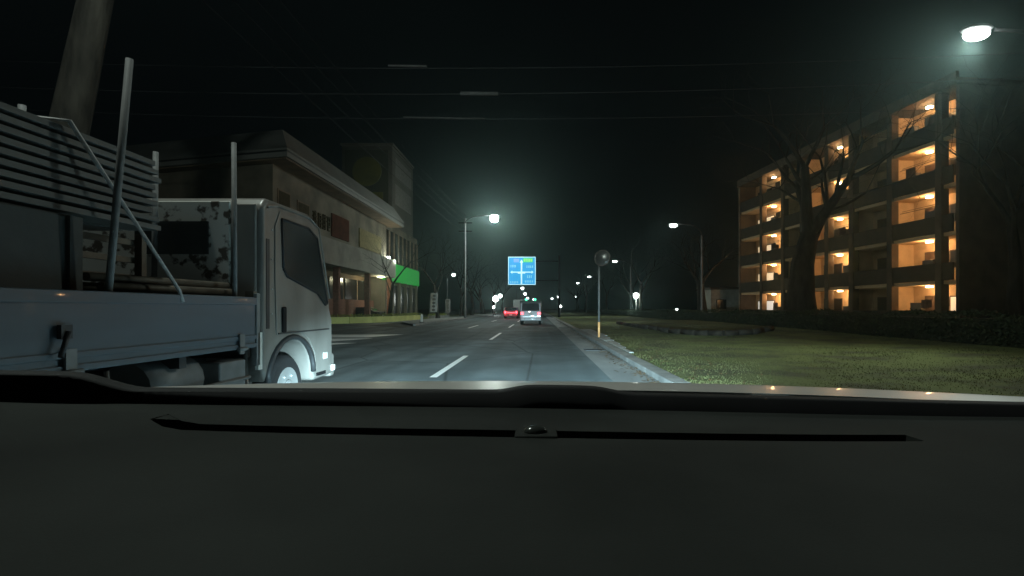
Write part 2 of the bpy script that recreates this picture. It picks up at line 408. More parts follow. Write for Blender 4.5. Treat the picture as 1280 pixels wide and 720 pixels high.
far_lamp(690, 372.5, 8.0, 'tiny street lamp just right of the van roof', 2.0, 1, 0.8)
far_lamp(719, 370.5, 7.0, 'faint lamp left of the mirror pole near its middle', 1.5, 1, 0.5)

def globe(px, py, d, r, label, power=0, base=0.1):
    p = P(px, py, d)
    t = thing('globe_lamp', label, 'garden lamp', (p.x, d, base), 0, 'low globe lamps')
    h = p.z - base
    q = MB(); q.tube([(0, 0, 0), (0, 0, .12), (0, 0, .14), (0, 0, h - r * .7)], [.12, .12, .05, .045], 10); q.build('pole', M['darksteel'], t)
    q = MB(); q.ball((0, 0, h), r, 16, 10); q.build('globe', M['lens'], t)
    if power: light('globe_light', 'POINT', (0, 0, h - r - 0.1), power, LC, t, 0.1)
globe(795, 369.5, 66, 0.34, 'bright white globe lamp low behind the hedge, right of mirror', 250)
globe(619.5, 373.5, 100, 0.55, 'large white globe lamp left of the road, left of blue sign foot', 200)
globe(625.3, 370, 118, 0.42, 'smaller white lamp just right of the large left globe')
globe(617, 384, 92, 0.2, 'tiny low white lamp beneath the large left globe')
globe(700.5, 383, 115, 0.28, 'low white lamp right of the van near ground')
globe(846, 387, 60, 0.12, 'tiny lamp at hedge top left of the curved arm lamp pole')

# ---------------------------------------------------------------- blue direction sign
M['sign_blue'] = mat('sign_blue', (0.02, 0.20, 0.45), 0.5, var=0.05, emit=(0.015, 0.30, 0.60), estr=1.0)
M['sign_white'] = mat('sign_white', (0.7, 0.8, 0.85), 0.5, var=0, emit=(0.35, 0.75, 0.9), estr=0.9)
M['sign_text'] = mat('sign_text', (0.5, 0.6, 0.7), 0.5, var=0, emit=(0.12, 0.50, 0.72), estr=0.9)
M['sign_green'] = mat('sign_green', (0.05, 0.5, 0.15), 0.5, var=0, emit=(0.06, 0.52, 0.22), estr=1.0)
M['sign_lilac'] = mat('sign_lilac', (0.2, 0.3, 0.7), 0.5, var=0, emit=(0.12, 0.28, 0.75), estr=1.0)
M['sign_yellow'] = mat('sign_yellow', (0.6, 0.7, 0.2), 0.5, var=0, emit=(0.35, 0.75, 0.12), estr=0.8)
D = 70.0
def sp(px, py): q = P(px, py, D); return q.x, q.z
x0, z1 = sp(635.2, 321); x1, z0 = sp(669.6, 356)
cx = (x0 + x1) / 2; cz = (z0 + z1) / 2; hw = (x1 - x0) / 2; hh = (z1 - z0) / 2
sg = thing('direction_sign', 'lit blue overhead direction sign with crossroads diagram above left lane line', 'road sign', (2.95, D + 0.1, 0.1))
q = MB(); q.tube([(2.95, D + .1, 0.1), (2.95, D + .1, z1 + .2)], [.16, .11], 12); q.build('pole', M['black'], sg, True)
q = MB()
for z in (z1 - .6, z0 + .6): q.tube([(2.95, D + .14, z), (x0 + .3, D + .14, z)], [.08, .05], 8)
q.build('arm', M['black'], sg, True)
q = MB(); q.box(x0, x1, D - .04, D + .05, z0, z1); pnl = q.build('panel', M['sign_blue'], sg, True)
T_ = D - 0.045
def rect(mb, u0, v0, u1, v1, k=0):   # u,v in 0..1 from the lower left
    X = lambda u: x0 + u * (x1 - x0); Z = lambda v: z0 + v * (z1 - z0)
    mb.box(X(u0), X(u1), T_ - .012 - k, T_ - k, Z(v0), Z(v1))
q = MB()
for a in ((0, .975, 1, 1), (0, 0, 1, .025), (0, .025, .025, .975), (.975, .025, 1, .975)): rect(q, *a)
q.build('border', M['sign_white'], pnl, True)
q = MB(); rect(q, .46, .03, .51, .80); rect(q, .14, .43, .46, .47); rect(q, .51, .43, .86, .47)
rect(q, .35, .40, .46, .43); rect(q, .51, .40, .62, .43)
X = lambda u: x0 + u * (x1 - x0); Z = lambda v: z0 + v * (z1 - z0)
for tri in ([(.485, .90), (.42, .79), (.55, .79)], [(.08, .45), (.15, .51), (.15, .39)], [(.92, .45), (.85, .51), (.85, .39)]):
    q.prism([(X(u), Z(v)) for u, v in tri], 'y', T_ - .012, T_)
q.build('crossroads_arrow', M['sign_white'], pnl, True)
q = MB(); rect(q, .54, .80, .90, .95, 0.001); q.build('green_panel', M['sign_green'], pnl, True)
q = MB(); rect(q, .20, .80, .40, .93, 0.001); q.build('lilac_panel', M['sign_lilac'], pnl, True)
rs = random.Random(4); q = MB()
def scribble(mb, u0, v0, u1, v1, n, k=0.002):
    w = (u1 - u0) / n
    for i in range(n):
        a = u0 + i * w
        for j in range(3):
            vv = v0 + (v1 - v0) * (j + .2) / 3
            rect(mb, a + w * .08, vv, a + w * rs.uniform(.55, .9), vv + (v1 - v0) * .16, k)
        rect(mb, a + w * .35, v0, a + w * .5, v1, k + .002)
scribble(q, .08, .62, .30, .71, 4); scribble(q, .66, .60, .92, .69, 4); scribble(q, .68, .24, .88, .34, 3); scribble(q, .60, .08, .92, .16, 5); scribble(q, .07, .06, .38, .13, 5)
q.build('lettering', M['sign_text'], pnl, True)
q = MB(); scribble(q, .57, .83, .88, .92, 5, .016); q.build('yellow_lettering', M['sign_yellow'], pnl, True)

# ---------------------------------------------------------------- traffic mirror
mr = thing('traffic_mirror', 'round convex traffic mirror on a pale pole at the right kerb', 'traffic mirror', (2.42, 20.2, 0.13))
q = MB(); q.tube([(0, 0, 0), (0, 0, .6)], .042, 12); q.build('reflective_sleeve', mat('orange_sleeve', (0.95, 0.48, 0.20), 0.4, var=0.12, scale=9), mr)
q = MB(); q.tube([(0, 0, .6), (0, 0, 3.15)], .038, 12); q.build('pole', M['steel'], mr)
q = MB()
def disc_pts(r, n=28): return [(r * math.cos(2 * math.pi * i / n), r * math.sin(2 * math.pi * i / n)) for i in range(n)]
Rm = Matrix.Translation((0.12, -0.1, 3.12)) @ Matrix.Rotation(R(-8), 4, 'X') @ Matrix.Rotation(R(-24), 4, 'Z')
b0 = len(q.v)
for i in range(7):
    rr = 0.30 * i / 6 + 0.001
    for a in range(28):
        w = 2 * math.pi * a / 28; q.v.append(tuple(Rm @ Vector((rr * math.cos(w), -0.06 * (1 - (rr / .30) ** 2), rr * math.sin(w)))))
for i in range(6):
    for a in range(28):
        b2 = (a + 1) % 28; q.f.append((i * 28 + a, i * 28 + b2, (i + 1) * 28 + b2, (i + 1) * 28 + a)); q.sm.append(True)
q.build('mirror_face', mat('mirror_face', (0.16, 0.165, 0.16), 0.28, 0.5, var=.1), mr)
q = MB(); q.tube([tuple(Rm @ Vector((.31 * math.cos(2 * math.pi * a / 28), 0, .31 * math.sin(2 * math.pi * a / 28)))) for a in range(29)], .022, 6, caps=False)
q.tube([(0, 0, 3.1), (0.1, -0.05, 3.12)], .02, 6)
q.build('rim', mat('mirror_rim', (0.16, 0.14, 0.12), .6), mr)

# ---------------------------------------------------------------- apartment block
A_ = Vector((24.2, 28.5)); B_ = Vector((21.5, 54.0)); Lf = (B_ - A_).length
ang = math.atan2((B_ - A_).y, (B_ - A_).x)
apt = thing('apartment_block', 'five storey apartment block with warm lit open galleries behind the lawn', 'building', (A_.x, A_.y, 0.0), ang)
# local: +x along the facade to the far end, +y towards the road, building body at y<0
M['apt_wall'] = mat('apartment_concrete', (0.07, 0.056, 0.042), 0.85, var=0.3, scale=1.2, bump=0.2, bscale=20)
M['apt_in'] = mat('gallery_cream_wall', (0.55, 0.42, 0.26), 0.8, var=0.10, scale=2)
M['apt_door'] = mat('brown_door', (0.09, 0.06, 0.045), 0.5, var=0.2)
M['apt_par'] = mat('parapet_render', (0.035, 0.030, 0.024), 0.9, var=0.2, scale=2, bump=.2, bscale=15)
M['lampwarm'] = mat('warm_ceiling_lamp', (0.9, 0.8, 0.6), 0.4, var=0, emit=(1.0, 0.78, 0.45), estr=12)
M['winlit'] = mat('lit_window_pane', (0.6, 0.55, 0.45), 0.4, var=.1, emit=(1.0, 0.74, 0.45), estr=0.75)
M['winwhite'] = mat('lit_white_window_pane', (0.6, 0.6, 0.6), 0.4, var=.1, emit=(0.95, 0.9, 0.8), estr=0.6)
M['windark'] = mat('unlit_window_pane', (0.02, 0.02, 0.02), 0.2, var=0.1, spec=.2)
M['banner_dark'] = mat('dark_cloth', (.07, .055, .05), .9, var=.3)
M['unit'] = mat('outdoor_unit_case', (0.10, 0.09, 0.08), 0.6, var=.15)
FH = 2.82; NF = 5; GD = 1.6
q = MB(); q.box(.9, Lf, -9, -GD, 0, FH * NF + 0.3); q.build('core_wall', M['apt_in'], apt)
q = MB(); q.box(0.65, Lf + .25, -9.3, 0.35, FH * NF - .02, FH * NF + .35); q.box(0.65, Lf + .25, 0.15, .35, FH * NF + .35, FH * NF + .7)
q.build('roof', M['apt_wall'], apt, bevel=.02)
for x_ in (.68, Lf): q = MB(); q.box(x_, x_ + .22, -9.2, .1, 0, FH * NF - .03); q.build('end_wall', M['apt_wall'], apt)
for k in range(1, NF):
    q = MB(); q.box(0.9, Lf, -GD + .002, 0.0, k * FH - .11, k * FH + .1); q.build('gallery_slab', M['apt_in'], apt)
bays = [(0.9, 2.0), (2.0, 5.7), (5.7, 9.3), (9.3, 12.0), (12.0, 15.2), (15.2, 18.0), (18.0, 21.6), (21.6, Lf)]
lampb = {1: 3.6, 3: 11.7, 6: 20.9}   # bay -> lamp position
for k in range(NF):
    z = k * FH
    for i, (a, b) in enumerate(bays):
        q = MB(); q.box(a + .22, b - .22 if i < 7 else b, -0.02, 0.10, z + (.12 if k else 0), z + 1.08)
        q.box(a + .22, b - .22 if i < 7 else b, -0.05, 0.13, z + 1.08, z + 1.14)
        q.build('parapet', M['apt_par'], apt)
for i, (a, b) in enumerate(bays):
    if i: 
        q = MB(); q.box(a - .22, a + .22, -.35, 0.16, 0, FH * NF - .03); q.build('pier', M['apt_wall'], apt, bevel=.015)
        if i in (2, 3, 5, 6):
            q = MB()
            for k in range(NF): q.box(a - .06, a + .06, -GD + .01, -.351, k * FH + .11, (k + 1) * FH - .12)
            q.build('party_wall', M['apt_in'], apt)
ra = random.Random(21)
for k in range(NF):
    z = k * FH + .1
    for i, (a, b) in enumerate(bays):
        if i in (1, 3, 6):
            q = MB(); dx = a + .5 if i != 1 else a + 1.9
            q.box(dx, dx + .85, -GD, -GD + .05, z, z + 2.0); d = q.build('door', M['apt_door'], apt)
            q = MB(); q.box(dx + .72, dx + .76, -GD + .05, -GD + .1, z + .9, z + 1.05); q.build('handle', M['steel'], d)
            if i == 1:
                q = MB(); q.box(a + .5, a + 1.1, -GD, -GD + .03, z + 1.3, z + 1.9); q.build('nameplate_board', M['apt_wall'], apt)
            q = MB(); lx = lampb[i]
            q.tube([(lx, -.8, z + FH - .24), (lx, -.8, z + FH - .33)], .2, 16); q.build('ceiling_lamp', M['lampwarm'], apt)
            light('gallery_light', 'POINT', (lx, -.7, z + FH - .5), (125 if i == 1 else 105) * ra.uniform(.6, 1.3), (1.0, 0.50, 0.19), apt, .1)
            ux = ra.uniform(a + .6, b - 1.3)
            q = MB(); q.box(ux, ux + .8, -.75, -.42, z, z + 1.35 + ra.uniform(0, .3)); q.build('outdoor_unit', M['unit'], apt, bevel=.02)
            if ra.random() < .7:
                q = MB(); cx_ = ra.uniform(a + .5, b - 1.2); n_ = 8
                for c_ in range(n_): q.box(cx_ + c_ * .09, cx_ + c_ * .09 + .088, -.32 + .02 * (c_ % 2), -.30 + .02 * (c_ % 2), z + 1.15 + ra.uniform(0, .1), z + 1.72)
                q.build('laundry', M['banner_dark'] if ra.random() < .6 else M['crate'], apt)
            q = MB(); wx = lampb[i] - 1.1; q.box(wx - .45, wx + .45, -GD, -GD + .05, z + .85, z + 1.95); w_ = q.build('window', M['apt_wall'], apt)
            q = MB(); q.box(wx - .38, wx + .38, -GD + .05, -GD + .06, z + .92, z + 1.88); q.build('pane', M['windark'] if ra.random() < .7 else M['winlit'], w_)
            if k > 1:
                q = MB(); q.tube([(a + .4, -.3, z + 1.75), (b - .4, -.3, z + 1.75)], .02, 6); q.tube([(a + .4, -.45, z + 1.9), (b - .4, -.45, z + 1.9)], .015, 6); q.build('laundry_rail', M['darksteel'], apt)
        else:
            q = MB(); q.box(a + .5, b - .5 if b - a > 1.5 else b - .3, -GD, -GD + .04, z + .8, z + 2.0); w = q.build('window', M['apt_wall'], apt)
            lit = 'winwhite' if (i == 7 and k == 0) else ('winlit' if i == 7 and k < 4 else 'windark')
            q = MB(); q.box(a + .57, b - .57 if b - a > 1.5 else b - .37, -GD + .04, -GD + .05, z + .87, z + 1.93); q.build('pane', M[lit], w)
q = MB(); q.tube([(Lf + .1, .2, .2), (Lf + .1, .2, FH * NF)], .05, 8); q.build('downpipe', M['concrete'], apt)
# low annex left of the block
an = thing('annex', 'small pale flat roofed annex left of the apartment block', 'building', (20.8, 58.5, 0))
q = MB(); q.box(-1.5, 1.6, -1.5, 3, 0, 3.4); q.build('wall', mat('annex_wall', (.30, .29, .25), .85, var=.15, bump=.2, bscale=15), an)
q = MB(); q.box(-1.7, 1.8, -1.7, 3.2, 3.4, 3.65); q.build('roof', M['apt_wall'], an, bevel=.02)
q = MB(); q.box(-.9, .2, -1.56, -1.5, 1.2, 2.3); f_ = q.build('window', M['apt_wall'], an)
q = MB(); q.box(-.82, .12, -1.575, -1.56, 1.28, 2.22); q.build('pane', M['windark'], f_)

# ---------------------------------------------------------------- shop building at the left
M['shop_wall'] = mat('shop_render', (0.17, 0.148, 0.11), 0.85, var=0.35, scale=.5, bump=.2, bscale=12)
M['shop_white'] = mat('shop_white_band', (0.25, 0.24, 0.21), 0.8, var=0.2, scale=.7)
M['roof_metal'] = mat('pale_roof_metal', (0.22, 0.22, 0.205), 0.7, .0, var=.12, scale=.6, stretch=(1, 1, .3))
M['brown_dark'] = mat('brown_letter', (.07, .055, .03), .9, spec=.1)
M['brown'] = mat('brown_soffit', (0.20, 0.14, 0.09), 0.8, var=.2, scale=1)
shop = thing('shop', 'large two storey shop with overhanging pale roof and green fascia', 'building', (-22, 48, 0))
# footprint of wall: near corner (-18, 34.8)  far (-18, 80)
nl = (-46, 42.0)      # near wall skewed away
fp = [(-18, 34.8), (-18, 61.0), (-20.2, 61.0), (-20.2, 80), (-46, 80), nl]
q = MB(); q.prism([(-18, 34.8), (-18, 61.0), (-46, 61.0), nl], 'z', 4.9, 11.2); q.build('upper_wall', M['shop_wall'], shop, True)
q = MB(); q.prism([(-20.0, 36.5), (-20.0, 60.8), (-46, 60.8), (-46, 43)], 'z', 0, 4.88); q.build('shopfront_wall', M['brown'], shop, True)
# roof: slab + mansard
E1 = [(-16.3, 33.3), (-16.3, 62.5), (-47.5, 62.5), (-47.5, 41.0)]
E2 = [(-17.3, 34.7), (-17.3, 61.5), (-46.5, 61.5), (-46.5, 42.2)]
q = MB(); q.prism(E1, 'z', 11.2, 11.75)
b0 = len(q.v); q.v += [(x, y, 11.76) for x, y in E1] + [(x, y, 13.4) for x, y in E2]
for i in range(4):
    j = (i + 1) % 4; q.f.append((b0 + i, b0 + j, b0 + 4 + j, b0 + 4 + i)); q.sm.append(False)
q.f.append((b0 + 4, b0 + 5, b0 + 6, b0 + 7)); q.sm.append(False); q.f.append((b0, b0 + 1, b0 + 2, b0 + 3)); q.sm.append(False)
q.build('roof', M['roof_metal'], shop, True)
q = MB(); q.prism([(x * .0 + (-16.28 if x > -20 else x), y + (-.02 if y < 45 else .02)) for x, y in E1], 'z', 11.5, 11.62); q.build('gutter', M['darksteel'], shop, True)
q = MB(); q.prism([(-16.5, 33.6), (-16.5, 62.3), (-47.3, 62.3), (-47.3, 41.3)], 'z', 11.12, 11.195); q.build('soffit', M['brown'], shop, True)
# canopy band
q = MB(); q.box(-18.0, -16.9, 34.5, 61.0, 4.9, 7.0); q.build('canopy', M['shop_white'], shop, True, bevel=.03)
# windows + sign panels on the road-side upper wall
def onwall(y0, y1, z0, z1, name, m, parent=shop, t=.06, x=-18.0):
    q = MB(); q.box(x, x + t, y0, y1, z0, z1); return q.build(name, m, parent, True)
for y0, y1, z0, z1 in ((35.4, 37.2, 8.0, 9.6), (38.3, 40.3, 8.0, 9.4)):
    w = onwall(y0, y1, z0, z1, 'window', M['brown']); onwall(y0 + .12, y1 - .12, z0 + .12, z1 - .12, 'pane', M['brown_dark'], w, .08)
for y0, y1, z0, z1, m in ((44.6, 48.6, 7.6, 9.6, mat('faded_red_sign', (.085, .026, .014), .9, spec=.05, var=.3, scale=1.5)), (51.5, 58.6, 7.5, 9.4, mat('beige_sign', (.28, .24, .13), .9, spec=.05, var=.12))):
    w = onwall(y0, y1, z0, z1, 'wall_sign', m, t=.12)
q = MB(); rr = random.Random(9); yy = 40.9
for i in range(4):
    for j in range(4): 
        z_ = 7.9 + j * .36 + rr.uniform(-.05, .05); q.box(-18.0, -17.9, yy + rr.uniform(0, .2), yy + rr.uniform(.5, .75), z_, z_ + .1)
    for j in range(2): y_ = yy + .15 + j * .3 + rr.uniform(-.08, .08); q.box(-18.0, -17.89, y_, y_ + .09, 7.9 + rr.uniform(0, .3), 9.2 - rr.uniform(0, .3))
    yy += .9
q.build('dark_lettering', M['brown_dark'], shop, True)
# road-side shopfront: glazing, brick
M['brick'] = mat('red_brown_brick', (.17, .075, .05), .85, var=.3, scale=6, bump=.4, bscale=16)
q = MB()
for y0 in (37, 41, 45, 49, 53, 57): q.box(-20.0, -19.9, y0, y0 + 3.4, .3, 4.4)
gl = q.build('shop_glazing', M['windark'], shop, True)
for y0 in (36.6, 44.5, 52.6, 60.4):
    q = MB(); q.box(-17.8, -17.3, y0, y0 + .45, 0, 4.88); q.build('column', M['brick'], shop, True)
q = MB(); q.box(-19.6, -19.2, 46, 60, 0, 2.2); q.build('brick_wall', M['brick'], shop, True)
light('canopy_lamp_light', 'POINT', (-17.6 + 22, 57.5 - 48, 4.5), 220, (1.0, .95, .6), shop, .1)
q = MB(); q.box(-17.9, -17.2, 57.0, 58.0, 4.78, 4.88); q.build('canopy_lamp', mat('canopy_lamp_lens', (.8, .8, .6), .4, emit=(1, .98, .7), estr=3), shop, True)
# recessed far section with mullions, green fascia
q = MB(); q.box(-46, -18.6, 61.05, 79, 0, 11.9); q.build('far_wing', M['shop_wall'], shop, True)
q = MB(); q.box(-18.6, -18.45, 61.4, 78.4, 7.2, 11.0); g2 = q.build('upper_glazing', M['windark'], shop, True)
q = MB()
for i in range(9): q.box(-18.45, -18.3, 61.4 + i * 2.08, 61.55 + i * 2.08, 7.2, 11.0)
q.build('mullion', M['brown'], g2, True)
q = MB(); q.box(-18.6, -18.25, 61.1, 79, 4.7, 7.0); q.build('green_fascia', mat('green_fascia', (.03, .42, .07), .5, var=.06, emit=(.01, .5, .06), estr=0.26), shop, True, bevel=.03)  # faint emission stands in for lamp light falling on the fascia
for i in range(6):
    q = MB(); q.box(-18.6, -18.2, 61.2 + i * 3.2, 61.7 + i * 3.2, .0, 4.7); q.build('pilaster', M['shop_wall'], shop, True)
q = MB(); q.box(-18.6, -18.5, 61.4, 78.4, .3, 4.3); q.build('shop_glazing', M['windark'], shop, True)
q = MB(); q.ball((-17.7, 60.8, 7.25), .22, 12, 8); q.build('wall_lamp', M['lens'], shop, True)
light('wall_lamp_light', 'POINT', (-16.9 + 22, 60.6 - 48, 7.0), 350, (.95, 1, .80), shop, .12)
# sign tower
M['tower'] = mat('tower_cladding', (.11, .10, .085), .75, var=.15, scale=.5)
tw = thing('sign_tower', 'square rooftop sign tower with faint round yellow emblem above the shop', 'sign tower', (-22, 70, 11.9))
q = MB(); q.box(-25.6, -19.0, 67, 78, 11.9, 22.6); q.box(-25.75, -18.85, 66.85, 78.15, 22.6, 22.9); q.build('tower_wall', M['tower'], tw, True)
q = MB(); q.box(-25.2, -19.5, 66.9, 67, 14.6, 22.0); bd = q.build('sign_board', mat('dark_sign_board', (.05, .05, .03), .6, var=.2, scale=.5), tw, True)
q = MB(); q.prism([(-22.3 + 1.9 * math.cos(a / 14 * math.pi), 19.2 + 1.9 * math.sin(a / 14 * math.pi)) for a in range(28)], 'y', 66.82, 66.9)
q.box(-24.4, -20.2, 66.82, 66.9, 15.3, 16.5); q.build('emblem', mat('yellow_emblem', (.13, .125, .02), .7, var=.2, scale=.8), bd, True)
for z in (15.2, 18.8):
    q = MB(); q.box(-19.0, -18.94, 68.2, 76.8, z, z + 2.7); q.build('side_panel', mat('side_panel', (.20, .19, .17), .7, var=.2), tw, True)

# forecourt things
def curve_wall(name, label, cat, pts, w, z0, z1, m, leaves=None, grp=None):
    c = pts[len(pts) // 2]; t = thing(name, label, cat, (c[0], c[1], 0), 0, grp)
    q = MB()
    for i in range(len(pts) - 1):
        a, b = Vector(pts[i]), Vector(pts[i + 1]); n = Vector((-(b - a).y, (b - a).x)).normalized() * w / 2
        e_ = (b - a).normalized() * .01
        q.prism([tuple(a - n - e_), tuple(b - n + e_), tuple(b + n + e_), tuple(a + n - e_)], 'z', z0, z1)
    q.build('wall', m, t, True)
    if leaves:
        lv = MB(); rn = random.Random(33)
        q2 = MB()
        for i in range(len(pts) - 1):
            a, b = Vector(pts[i]), Vector(pts[i + 1]); n = Vector((-(b - a).y, (b - a).x)).normalized()
            for k in range(int((b - a).length * 70)):
                u = rn.random(); o_ = rn.gauss(0, w * .4)
                c2 = a.lerp(b, u) + n * o_
                v = Vector((c2.x, c2.y, z1 + .28 * rn.random() * (1 - abs(o_) / w * .6)))
                s_ = rn.uniform(.04, .1)
                d1 = Vector((rn.uniform(-1, 1), rn.uniform(-1, 1), rn.uniform(-1, 1))).normalized() * s_
                d2 = d1.cross(Vector((rn.uniform(-1, 1), rn.uniform(-1, 1), 1))).normalized() * s_ * .6
                lv.poly([v - d1, v - d2, v + d1, v + d2])
        lv.build('foliage', M['leafy'], t, True, fix=False)
    return t
curve_wall('planter', 'long curved planter in painted lamplight yellow, with yellow green shrubs before the shop', 'planter',
           [(-22, 42.5), (-19.5, 42.0), (-17.6, 42.4), (-16.2, 43.6), (-15.0, 45.8), (-14.2, 49), (-13.6, 53), (-13.3, 57)], .7, 0, .55, mat('planter_painted_lamplight', (.62, .62, .22), .8, var=.12, scale=1), True)  # yellow lamplight on the wall is put into its base colour
curve_wall('planter', 'short low green planter at the pavement behind the banner flags', 'planter',
           [(-12.9, 62), (-12.7, 66), (-12.6, 71)], .8, 0, .4, M['concrete'], True)
M['banner'] = mat('pale_banner_cloth', (.55, .55, .52), .8, var=.18, scale=2)
M['banner2'] = mat('grey_banner_cloth', (.22, .22, .21), .8, var=.18, scale=2)
def banner(px, d, h, w, m, label, lean):
    x = (px - 672) / 640 * d
    t = thing('banner_flag', label, 'banner', (x, d, .1), 0, 'upright banner flags by the pavement')
    q = MB(); q.tube([(0, 0, 0), (lean * h, 0, h)], .025, 8); q.tube([(lean * h, 0, h - .03), (lean * h + w, 0, h - .05)], .015, 6); q.build('pole', M['steel'], t)
    q = MB(); n = 14; hh_ = h * .72
    for i in range(n):
        za, zb = h - .05 - hh_ * i / n, h - .05 - hh_ * (i + 1) / n
        w0 = .05 * math.sin(i * .8); w1 = .05 * math.sin((i + 1) * .8)
        q.poly([(lean * za + .03, .0 + w0 * .3, za), (lean * za + w, w0, za), (lean * zb + w, w1, zb), (lean * zb + .03, w1 * .3, zb)], True)
    o = q.build('cloth', m, t); s_ = o.modifiers.new('s', 'SOLIDIFY'); s_.thickness = .004
    q = MB(); rb_ = random.Random(int(px)); 
    for i in range(5):
        zc = h - .45 - i * .4
        q.box(lean * zc + w * .3, lean * zc + w * .72, -.075, -.07, zc, zc + .24)
        q.box(lean * zc + w * .46, lean * zc + w * .56, -.085, -.08, zc - .04, zc + .28)
    q.build('lettering', M['tower'], t)
banner(536.5, 58, 2.95, .85, M['banner'], 'tall white banner flag nearest the shop corner', .06)
banner(557, 64, 2.4, .6, M['banner2'], 'smaller grey banner flag right of the white one', .0)
bo = thing('bollard', 'short white bollard at the corner of left pavement', 'bollard', (-9.62, 42.5, .12))
q = MB(); q.tube([(0, 0, 0), (0, 0, .05)], .2, 14); q.build('base', M['black'], bo)
q = MB(); q.tube([(0, 0, .05), (0, 0, .6), (0, 0, .7)], [.11, .085, .04], 14); q.build('post', mat('white_bollard', (.75, .75, .72), .5), bo)

# ---------------------------------------------------------------- cars
M['red_lamp'] = mat('red_tail_lamp', (.5, .02, .02), .3, var=0, emit=(1.0, .05, .07), estr=7)
M['white_lamp'] = mat('white_lamp', (.8, .8, .8), .3, var=0, emit=(1, .9, .85), estr=5)
M['green_lamp'] = mat('green_marker_lamp', (.1, .6, .4), .3, var=0, emit=(.08, .9, .5), estr=3)
M['plate'] = mat('number_plate', (.75, .75, .7), .5, var=.05)
M['van_paint'] = mat('silver_van_paint', (.20, .20, .205), .35, .3, var=.06, coat=.4)
M['red_paint'] = mat('dark_red_paint', (.16, .02, .02), .35, .1, var=.06, coat=.4)
M['dark_paint'] = mat('dark_car_paint', (.03, .032, .036), .3, .2, var=.1, coat=.6)
M['white_paint'] = mat('white_vehicle_paint', (.6, .6, .58), .4, var=.06)
def wheels(t, xs_, ys_, r, w=.19):
    for yw in ys_:
        for sx in (-1, 1):
            xc = sx * xs_
            q = MB(); q.tube([(xc - w / 2, yw, r), (xc - w / 2 + .03, yw, r), (xc + w / 2 - .03, yw, r), (xc + w / 2, yw, r)], [r * .92, r, r, r * .92], 20)
            wh = q.build('wheel', M['rubber'], t)
            q = MB(); q.tube([(xc + sx * (w / 2 - .02), yw, r), (xc + sx * (w / 2 + .012), yw, r)], r * .62, 14); q.build('rim', M['chrome'], wh)
def car(kind, label, loc, rz, W_, prof, glassp, paint, tail=True, lampz=(.75, .95), name='car', cat='car', strong=1):
    t = thing(name, label, cat, loc, rz)
    q = MB(); q.prism(prof, 'x', -W_ / 2, W_ / 2); b = q.build('body', paint, t, bevel=.07, seg=3)
    y0 = min(p[0] for p in prof)
    # rear glass and side glass from glassp dict
    q = MB(); rg_ = glassp['rear']  # (y0,z0,y1,z1)
    n_ = Vector((0, -(rg_[3] - rg_[1]), (rg_[2] - rg_[0]))).normalized() * .012
    c = [Vector((-W_ / 2 + .14, rg_[0], rg_[1])), Vector((W_ / 2 - .14, rg_[0], rg_[1])), Vector((W_ / 2 - .2, rg_[2], rg_[3])), Vector((-W_ / 2 + .2, rg_[2], rg_[3]))]
    b0 = len(q.v); q.v += [tuple(p + n_) for p in c] + [tuple(p - n_) for p in c]
    for f in ((0, 1, 2, 3), (7, 6, 5, 4), (0, 4, 5, 1), (1, 5, 6, 2), (2, 6, 7, 3), (3, 7, 4, 0)): q.f.append(tuple(b0 + i for i in f)); q.sm.append(False)
    q.build('rear_window', M['glass'], t)
    for sx in (-1, 1):
        q = MB(); q.prism(glassp['side'], 'x', sx * W_ / 2 - .006, sx * W_ / 2 + .006); q.build('side_window', M['glass'], t)
        q = MB(); q.box(sx * (W_ / 2 - .17) - .12, sx * (W_ / 2 - .17) + .12, y0 - .03, y0 + .1, lampz[0], lampz[1]); q.build('tail_lamp', M['red_lamp'] if tail else M['black'], t, bevel=.02)
    q = MB(); q.box(-W_ / 2 + .03, W_ / 2 - .03, y0 - .1, y0 + .05, .3, .55); q.build('bumper', paint, t, bevel=.04)
    q = MB(); q.box(-.17, .17, y0 - .118, y0 - .1, .42 if kind != 'van' else .78, .58 if kind != 'van' else .94); q.build('number_plate', M['plate'], t)
    return t
vanp = [(0, .42), (0, 1.0), (.06, 1.75), (.25, 1.9), (2.6, 1.93), (3.1, 1.8), (3.65, 1.1), (4.1, .95), (4.2, .45)]
van = car('van', 'silver van with two green roof lamps directly ahead in our lane', (-.55, 40, 0), 0, 1.68, vanp, {'rear': (.004, 1.08, .045, 1.68), 'side': [(.4, 1.1), (.45, 1.68), (2.7, 1.7), (3.2, 1.15)]}, M['van_paint'], lampz=(.82, .98), name='van', cat='van')
wheels(van, .74, (.75, 3.4), .3)
for sx in (-1, 1):
    q = MB(); q.box(sx * .34 - .1, sx * .34 + .1, .25, .45, 1.93, 2.05); q.build('roof_lamp', M['green_lamp'], van, bevel=.02)
    light('van_tail_light', 'POINT', (sx * .7, -.25, .85), 1.2, (1, .06, .06), van, .05)
q = MB(); q.box(-.6, .6, -.115, -.1, .6, .66); q.build('chrome_strip', M['chrome'], van)
for sx in (-1, 1):
    q = MB(); q.box(sx * .62 - .1, sx * .62 + .1, -.125, -.09, .40, .48); q.build('reflector', M['white_paint'], van)
q = MB(); q.box(-.16, -.02, -.05, 0.0, 1.0, 1.05); q.build('plate_lamp', M['white_lamp'], van)
sed = [(0, .35), (-.02, .95), (.55, 1.02), (1.25, 1.42), (2.6, 1.42), (3.3, .98), (4.2, .85), (4.35, .4)]
rc = car('sedan', 'red car with glowing tail lamps in the left lane ahead', (-3.35, 64, 0), 0, 1.74, sed, {'rear': (.6, 1.05, 1.2, 1.38), 'side': [(.95, 1.02), (1.35, 1.36), (2.5, 1.36), (3.1, 1.0)]}, M['red_paint'], lampz=(.66, .95))
wheels(rc, .77, (.85, 3.4), .31)
